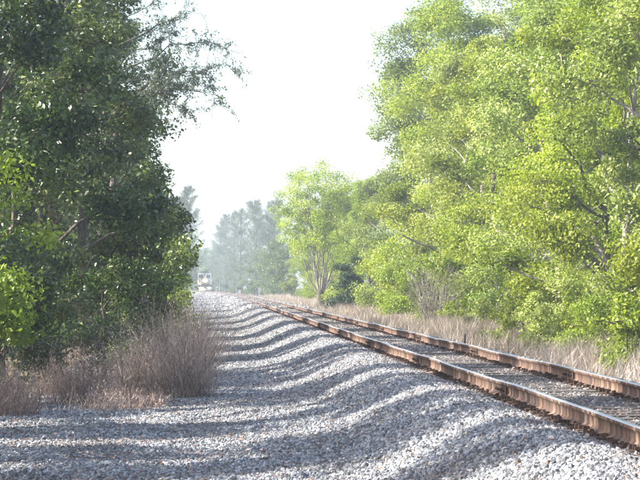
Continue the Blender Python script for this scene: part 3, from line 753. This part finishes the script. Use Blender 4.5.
# forked tree with a bare broom of branches
def make_forked():
    rg = np.random.default_rng(5)
    tl = [(np.array([(0, 0, -.2), (.02, 0, .5), (-.02, .03, 1.1), (0, 0, 1.45)]), np.array([.34, .27, .25, .27]), 10),
          (np.array([(.25, .1, -.2), (.30, .1, .5), (.28, .1, 1.0)]), np.array([.20, .17, .10]), 8)]
    bl = []; tips = []
    for i in range(17):
        a = i * 2.4; sp = rg.uniform(.5, 2.1)
        q = np.array([math.cos(a) * sp, math.sin(a) * sp, rg.uniform(4.2, 7.0)])
        pts = wob(np.array([math.cos(a) * .12, math.sin(a) * .12, 1.25]), q, 7, .03, rg, .0)
        pts[1:3, :2] *= 1.25
        bl.append((pts, np.linspace(.06, .014, 7), 5)); tips.append(pts[3:])
        for k in range(5):
            b = pts[rg.integers(1, 6)]; d = unit(np.array([math.cos(a) * .5, math.sin(a) * .5, 1.1]) + rg.normal(size=3) * .35)
            e = b + d * rg.uniform(.9, 1.9); w_ = wob(b, e, 5, .05, rg); bl.append((w_, np.linspace(.026, .006, 5), 3))
    allp = np.concatenate(tips)
    n_c = 190; C = []
    while len(C) < n_c:
        p = rg.uniform(-1, 1, 3)
        if np.linalg.norm(p) > 1 or (np.linalg.norm(p) < .4): continue
        c = np.array([p[0] * 3.3, p[1] * 3.2, 7.2 + p[2] * 3.8])
        if c[2] < 4.6 and math.hypot(c[0], c[1]) < 1.9: continue
        C.append(c)
    C = np.array(C)
    for c in C:
        p = allp[np.argmin(np.linalg.norm(allp - c + np.array([0, 0, .6]), axis=1))]
        bl.append((wob(p, c, 4, .05, rg, .04), np.array([.024, .018, .011, .005]), 3))
    n = n_c * 150; ci = rg.integers(0, n_c, n); dv = unit(rg.normal(size=(n, 3)))
    P = C[ci] + dv * (rg.random(n) ** .45 * rg.uniform(.4, .85, n_c)[ci])[:, None] * np.array([1, 1, .75])
    Vl, Fl = leaves_np(P, unit(P - np.array([0, 0, 6.0])), .13 * rg.uniform(.65, 1.35, n), rg)
    cm = mesh_np('crown', Vl, Fl, M['leaf_r'], attr=np.clip(rg.random(n_c)[ci] * .5 + .5 * rg.random(n), 0, 1))
    Vt, Ft = tubes_np(tl); Vb, Fb = tubes_np(bl)
    return [('trunk', mesh_np('trunk', Vt, Ft, M['bark'], smooth=True)), ('branch', mesh_np('branch', Vb, Fb, M['bark_pale'], smooth=True)), ('crown', cm)]
place(make_forked(), 'forked_tree', 8.3, 177, 'tree with short thick trunk and fan of bare pale branches beside the track', 'tree', rz=.2)

# dark evergreen bush
EV = make_broadleaf(81, 2.6, .85, .1, 70, 170, .10, M['leaf_dark'], profile=lambda t: np.clip(1.15 - t * .95, .12, 1) * np.where(t < .12, .6, 1), clump_r=.30, limbs=6, trunk_r=.06, shell=.3)
place(EV, 'evergreen_bush', 8.75, 148, 'dark green pointed bush in the dry grass right of the forked tree', 'bush', rz=.3, s=1.3)

# shrubs along the foot of the right-hand wall
shr = [(9.6, 57.5, 0, .62, 'bright green low shrub in the dry grass near the right edge'), (10.4, 61, 0, 1.0, 'fresh green shrub at the foot of the first trees on the right'),
       (9.9, 67.5, 1, .9, 'pale grey-green shrub at the foot of the right-hand row, second from the right edge'), (10.0, 74, 0, 1.0, 'leafy yellow-green shrub leaning out over the dry grass'),
       (9.8, 81, 1, 1.1, 'pale shrub standing right of the grey bare bush'), (10.2, 101, 1, 1.15, 'pale green shrub left of the grey bare bush'),
       (9.8, 105, 0, 1.1, 'yellow-green shrub midway along the right-hand wall'), (9.7, 116, 0, 1.2, 'bushy yellow-green shrub below the tall trees'),
       (9.9, 128, 1, 1.3, 'pale shrub at the foot of the tall trees on the right'), (11.4, 137, 0, 1.3, 'yellow-green shrub right of the dark pointed bush'),
       (10.0, 163, 0, 1.3, 'yellow-green shrub between the dark pointed bush and the forked tree'), (10.2, 192, 1, 1.2, 'pale shrub just beyond the forked tree'),
       (10, 215, 0, 1.2, 'yellow-green shrub well beyond the forked tree')]
for i, (x, y, k, s, lb) in enumerate(shr):
    place(SH[k], 'shrub', x, y, lb, 'shrub', 'shrubs along the right-hand trees', s=s, rz=rg.uniform(0, 6.28))
place(make_bare_shrub(301, 3.9, 1.7, 60, M['bark_pale']), 'bare_shrub', 8.95, 95, 'grey leafless shrub in front of the right-hand trees', 'shrub', rz=0)
place(make_bare_shrub(302, 2.2, 1.2, 24, M['bark_pale']), 'bare_shrub', 9.7, 71, 'smaller grey leafless shrub closer to the right edge', 'shrub', rz=1)

# ------------------------------------------------------------------ dry grass strip right of the track
def grass_strip():
    B = []; Wd = []; H = []
    for ya in np.arange(34, 330, 4):
        dens = 150 if ya < 70 else 150 * (70 / ya) ** 1.1
        n = int(4 * 6.2 * dens)
        y = rng.uniform(ya, ya + 4, n); uu = rng.uniform(1.9, 8.1, n)
        pat = vnoise(uu * .8, y * .35, 31)
        p = np.clip((uu - 2.3) / 1.3, .03, 1) * np.clip((pat - .18) * 2.2, .05, 1)
        kp = rng.random(n) < p
        y = y[kp]; uu = uu[kp]; pat = pat[kp]; x = uu + xc(y); k = len(y)
        B.append(np.stack([x, y, gz(x, y) - .03], 1)); Wd.append(.009 * max(1, ya / 70) ** .8 * rng.uniform(.6, 1.6, k)); H.append((.22 + .75 * pat * np.clip((uu - 1.9) / 1.8, .15, 1)) * rng.uniform(.55, 1.25, k))
    B = np.concatenate(B); Wd = np.concatenate(Wd); H = np.concatenate(H); n = len(B)
    V, F = blades_np(B, H, rng.uniform(0, 2 * np.pi, n), rng.uniform(.05, .7, n), Wd, rng)
    me = mesh_np('dry_grass', V, F, M['dry'], attr=np.tile(rng.random(n), 3))
    tag(link('dry_grass', me), 'pale tan dry grass strip between the right rail and the trees', 'grass', kind='stuff')
    # low litter and stubble left
    n = 9000
    y = 30 + 90 * rng.random(n) ** 1.5; x = rng.uniform(-5.5, -.2, n); kp = rng.random(n) < np.clip((-x - .2) / 1.4, .04, 1) * np.where(y < 36.5, .12, 1)
    x = x[kp]; y = y[kp]; n = len(x)
    V, F = blades_np(np.stack([x, y, gz(x, y) - .02], 1), rng.uniform(.10, .5, n) * np.where(y < 37, .35, 1), rng.uniform(0, 6.28, n), rng.uniform(.1, 1.0, n), np.full(n, .010), rng)
    tag(link('grass_stubble', mesh_np('grass_stubble', V, F, M['dry_left'], attr=np.tile(rng.random(n), 3))), 'short dry grass stubble under the left trees', 'grass', kind='stuff')
grass_strip()

# low green weeds in the dry verge
wd = np.random.default_rng(77)
WE = [make_broadleaf(91, 1.0, .55, .05, 26, 70, .085, M['leaf_bush'], profile=hedge, clump_r=.2, limbs=5, trunk_r=.012),
      make_broadleaf(92, .8, .7, .05, 26, 70, .075, M['leaf_r2'], profile=hedge, clump_r=.2, limbs=5, trunk_r=.012)]
wl = ['low green weed at the very right edge of the verge, nearest the camera', 'spreading pale weed behind the right rail near the right edge', 'bright weed in the verge between the stakes and the right edge', 'pale weed in the dry verge just right of the thin stick',
      'bright weed in the dry verge behind the stakes', 'pale weed in the dry verge left of the stakes', 'green weed midway down the dry verge', 'pale weed in the verge below the grey leafless shrub', 'green weed in the verge short of the dark pointed bush']
for i, (x, y) in enumerate([(8.6, 49.0), (9.2, 53.5), (9.3, 58.5), (8.9, 63.5), (9.0, 71), (9.1, 79), (8.9, 88), (9.2, 99), (8.9, 118)]):
    place(WE[i % 2], 'weed', x, y, wl[i], 'weed', 'green weeds in the dry verge', s=1.0 + .5 * wd.random(), rz=wd.uniform(0, 6.28))
def litter():
    n = 5200
    y = 20 + 75 * wd.random(n) ** 1.4; x = np.concatenate([wd.uniform(-6, 8.5, n // 2), wd.normal(-1.2, 1.3, n - n // 2)])
    C = np.stack([x, y, gz(x, y) + wd.uniform(.02, .06, n)], 1)
    Vl, Fl = leaves_np(C, np.tile([0, 0, 1.0], (n, 1)), wd.uniform(.04, .10, n), wd, up=1.4, droop=0, aspect=.55)
    tag(link('leaf_litter', mesh_np('leaf_litter', Vl, Fl, M['dry_red'], attr=wd.random(n))), 'fallen brown leaves scattered over the gravel', 'leaf litter', kind='stuff')
litter()

# small stakes in the grass
def stake(x, y, h, r, label, tilt):
    b = MB(); b.cyl((0, 0, -.15), (tilt, 0, h), r, 7, r * .85); b.cyl((tilt, 0, h), (tilt * 1.05, 0, h + r * .6), r * .85, 7, r * .3)
    o = b.build('stake', M['tie'], None, (x, y, gz1(x, y))); tag(o, label, 'stake')
stake(7.0, 65.5, .30, .045, 'short dark wooden stake in the grass behind the right rail', .02)
stake(7.4, 64.5, .50, .014, 'thin upright stick in the grass right of the short stake', -.03)

# ------------------------------------------------------------------ far trees
for i, (x, y, k, s) in enumerate([(-4.4, 345, 0, .86), (-3.3, 385, 1, 1.02), (-4.6, 445, 0, 1.08), (-8.5, 400, 1, 1.1), (-8.5, 530, 0, 1.1)]):
    place(PC[k], 'casuarina_tree', x, y, ['hazy feathery tree far left of the track, nearest of its group', 'tallest hazy feathery tree far left of the track', 'hazy feathery tree far left, third down the line',
          'hazy feathery tree set back far left of the track', 'faint feathery tree beside the distant train on the left'][i], 'tree', 'hazy feathery trees far left', s=s, rz=rg.uniform(0, 6.28))
for i, (x, y, k, s) in enumerate([(11.0, 400, 1, .92), (9.0, 440, 0, 1.02), (12.5, 460, 1, 1.05), (6.8, 490, 0, 1.02), (10.0, 520, 1, 1.15), (14.0, 535, 0, 1.2), (6.2, 560, 1, 1.08), (4.2, 585, 0, 1.12), (3.2, 615, 1, 1.05)]):
    place(PC[k], 'casuarina_tree', x, y, f'hazy feathery tree in the distance right of the train, {ORD[i]} from the camera', 'tree', 'hazy feathery trees right of the train', s=s, rz=rg.uniform(0, 6.28))
for i, (x, y, k, s) in enumerate([(11.6, 322, 0, .8), (10.6, 350, 1, .75), (10.2, 380, 0, .72), (9.4, 420, 1, .7), (7.6, 470, 0, .55), (5.9, 530, 1, .6)]):
    place(PF[k], 'broadleaf_tree', x, y, f'hazy green tree on the right towards the train, {ORD[i]} of the distant row', 'tree', 'distant row right of the track', s=s, rz=rg.uniform(0, 6.28))
for i, (x, y, k, s) in enumerate([(-8, 330, 1, .9), (-8.5, 500, 0, .9), (-11, 580, 1, 1.0), (-12.5, 640, 0, 1.0), (-14, 700, 1, 1.0)]):
    place(PF[k], 'broadleaf_tree', x, y, f'blue-hazed tree on the left towards the train, {ORD[i]} of the distant row', 'tree', 'distant row left of the track', s=s, rz=rg.uniform(0, 6.28))
for i, (x, y, k, s) in enumerate([(2.6, 640, 0, 1.0), (1.0, 690, 1, 1.05), (-1.5, 740, 0, 1.1), (-4.5, 790, 1, 1.15), (4.5, 700, 1, 1.2), (-9, 850, 0, 1.2), (-1, 840, 1, 1.3), (-14, 900, 1, 1.3), (-6, 930, 0, 1.3), (7.5, 610, 0, 1.0), (11.5, 625, 1, 1.1), (15.5, 600, 0, 1.1)]):
    place(PF[k], 'broadleaf_tree', x, y, f'faint hazy tree closing the view behind the train, {ORD[i]} from the camera', 'tree', 'faint trees behind the train', s=s, rz=rg.uniform(0, 6.28))

# ------------------------------------------------------------------ locomotive
def locomotive(y):
    x = float(xc(y))
    t = link('locomotive', None, loc=(x, y, 0)); t.rotation_euler = (0, 0, tangent(y))
    tag(t, 'distant cream locomotive with bright headlight coming along the track', 'locomotive')
    cream = mat_noise('loco_cream_paint', [(.3, (.62, .56, .42)), (.7, (.76, .71, .58))], scale=2, rough=.45)
    white = mat_noise('loco_white_paint', [(.3, (.70, .70, .68)), (.7, (.82, .82, .80))], scale=2, rough=.45)
    tan = mat_noise('loco_tan_paint', [(.3, (.36, .25, .13)), (.7, (.50, .36, .20))], scale=2, rough=.45)
    dark = mat_noise('loco_maroon_paint', [(.3, (.05, .018, .022)), (.7, (.09, .03, .035))], scale=3, rough=.5)
    blk = mat_noise('loco_black_underframe', [(.3, (.015, .015, .016)), (.7, (.04, .038, .036))], scale=5, rough=.7)
    glass = mat_noise('loco_glass', [(.3, (.01, .012, .015)), (.7, (.02, .022, .026))], scale=1, rough=.08, spec=.6)
    steel = mat_noise('loco_steel', [(.3, (.18, .17, .16)), (.7, (.32, .30, .28))], scale=6, rough=.5, metallic=.8)
    lamp = mat_emit('loco_headlight', (1.0, .86, .58), 30)
    b = MB(); b.box(-1.5, 1.5, .6, 18.2, 1.05, 1.42); b.build('underframe', blk, t)
    # pilot with plough face
    b = MB(); b.box(-.85, .85, .35, .62, .95, 1.75); b.build('front_plate', dark, t)
    b = MB(); b.box(-1.5, 1.5, .37, .62, .45, .94); b.add([(-1.4, .34, .14), (1.4, .34, .14), (1.4, .34, .62), (-1.4, .34, .62), (0, -.05, .14), (0, .12, .62)],
            [(0, 4, 5, 3), (4, 1, 2, 5), (0, 1, 4), (3, 5, 2), (0, 3, 2, 1)]); b.build('pilot', cream, t)
    # low nose (maroon) and cab with chamfered roof
    nose = [(-.85, 1.42), (.85, 1.42), (.85, 2.55), (.66, 2.78), (-.66, 2.78), (-.85, 2.55)]
    b = MB(); b.prism_y(nose, 1.3, 3.0); b.build('nose', tan, t)
    cabp = [(-1.52, 1.42), (1.52, 1.42), (1.52, 3.75), (1.28, 4.25), (.7, 4.5), (-.7, 4.5), (-1.28, 4.25), (-1.52, 3.75)]
    b = MB(); b.prism_y(cabp, 3.0, 5.4); cab = b.build('cab', white, t)
    b = MB(); b.prism_y([(-1.40, 4.26), (1.40, 4.26), (.78, 4.58), (-.78, 4.58)], 2.85, 5.5); b.build('roof', blk, cab)
    for sd in (-1, 1):
        b = MB(); b.prism_y([(sd * .42, 3.0), (sd * 1.30, 3.0), (sd * 1.30, 3.70), (sd * .42, 3.85)], 2.96, 3.02); b.build('windshield', glass, cab)
        b = MB(); b.box(sd * 1.515 - .02, sd * 1.515 + .02, 3.5, 4.8, 2.9, 3.7); b.build('side_window', glass, cab)
    # headlights in a housing on the nose, ditch lights on the pilot
    b = MB(); b.box(-.62, .62, 1.12, 1.3, 2.12, 2.72); hb = b.build('headlight_housing', tan, t)
    for sd in (-1, 1):
        b = MB(); b.cyl((sd * .30, 1.12, 2.42), (sd * .30, 1.04, 2.42), .26, 16); b.build('headlight', lamp, hb)
        b = MB(); b.cyl((sd * 1.0, .33, .72), (sd * 1.0, .26, .72), .17, 16); b.build('ditch_light', lamp, t)
        b = MB(); b.cyl((sd * 1.46, .45, 1.55), (sd * 1.46, .45, 2.5), .03, 6); b.cyl((sd * 1.46, .45, 2.5), (sd * 1.46, 3.0, 2.5), .03, 6); b.build('handrail', cream, t)
        b = MB()
        for q in range(4): b.box(sd * 1.35 - .22, sd * 1.35 + .22, .40 - .0, .75, .30 + q * .28, .34 + q * .28)
        b.build('step', steel, t)
    b = MB(); b.box(-.16, .16, -.35, .36, .72, 1.0); b.box(-.24, .24, -.55, -.35, .68, 1.06); b.build('coupler', steel, t)
    b = MB(); b.prism_y([(-.95, 1.42), (.95, 1.42), (.95, 3.9), (.6, 4.2), (-.6, 4.2), (-.95, 3.9)], 5.4, 17.6); b.build('hood', cream, t)
    b = MB(); b.cyl((0, 10, 4.2), (0, 10, 4.5), .35, 12); b.build('exhaust_stack', blk, t)
    b = MB(); b.prism_y([(-1.3, .55), (1.3, .55), (1.45, 1.05), (-1.45, 1.05)], 7.2, 11.4); b.build('fuel_tank', blk, t)
    for y0 in (2.2, 12.6):
        b = MB()
        for sd in (-1, 1): b.box(sd * 1.1 - .12, sd * 1.1 + .12, y0 - .5, y0 + 4.1, .45, .95)
        tk = b.build('truck_frame', blk, t)
        for q in range(3):
            b = MB(); yy = y0 + .25 + q * 1.55
            for sd in (-1, 1): b.cyl((sd * .68, yy, .51), (sd * .82, yy, .51), .508, 20)
            b.cyl((-.68, yy, .51), (.68, yy, .51), .09, 8); b.build('wheelset', steel, tk)
locomotive(560.0)

# ------------------------------------------------------------------ haze
hm, hn, hl = newmat('haze_air')
pv = hn.new('ShaderNodeVolumePrincipled')
pv.inputs['Color'].default_value = (.80, .91, 1.0, 1)
pv.inputs['Density'].default_value = .0006
pv.inputs['Anisotropy'].default_value = .2
ho = hn.new('ShaderNodeOutputMaterial'); hl.new(pv.outputs[0], ho.inputs['Volume'])
b = MB(); b.box(-2900, 2900, -2900, 3400, -3.0, 32)
tag(b.build('haze', hm), 'thin pale haze filling the air along the track', 'haze', kind='stuff')
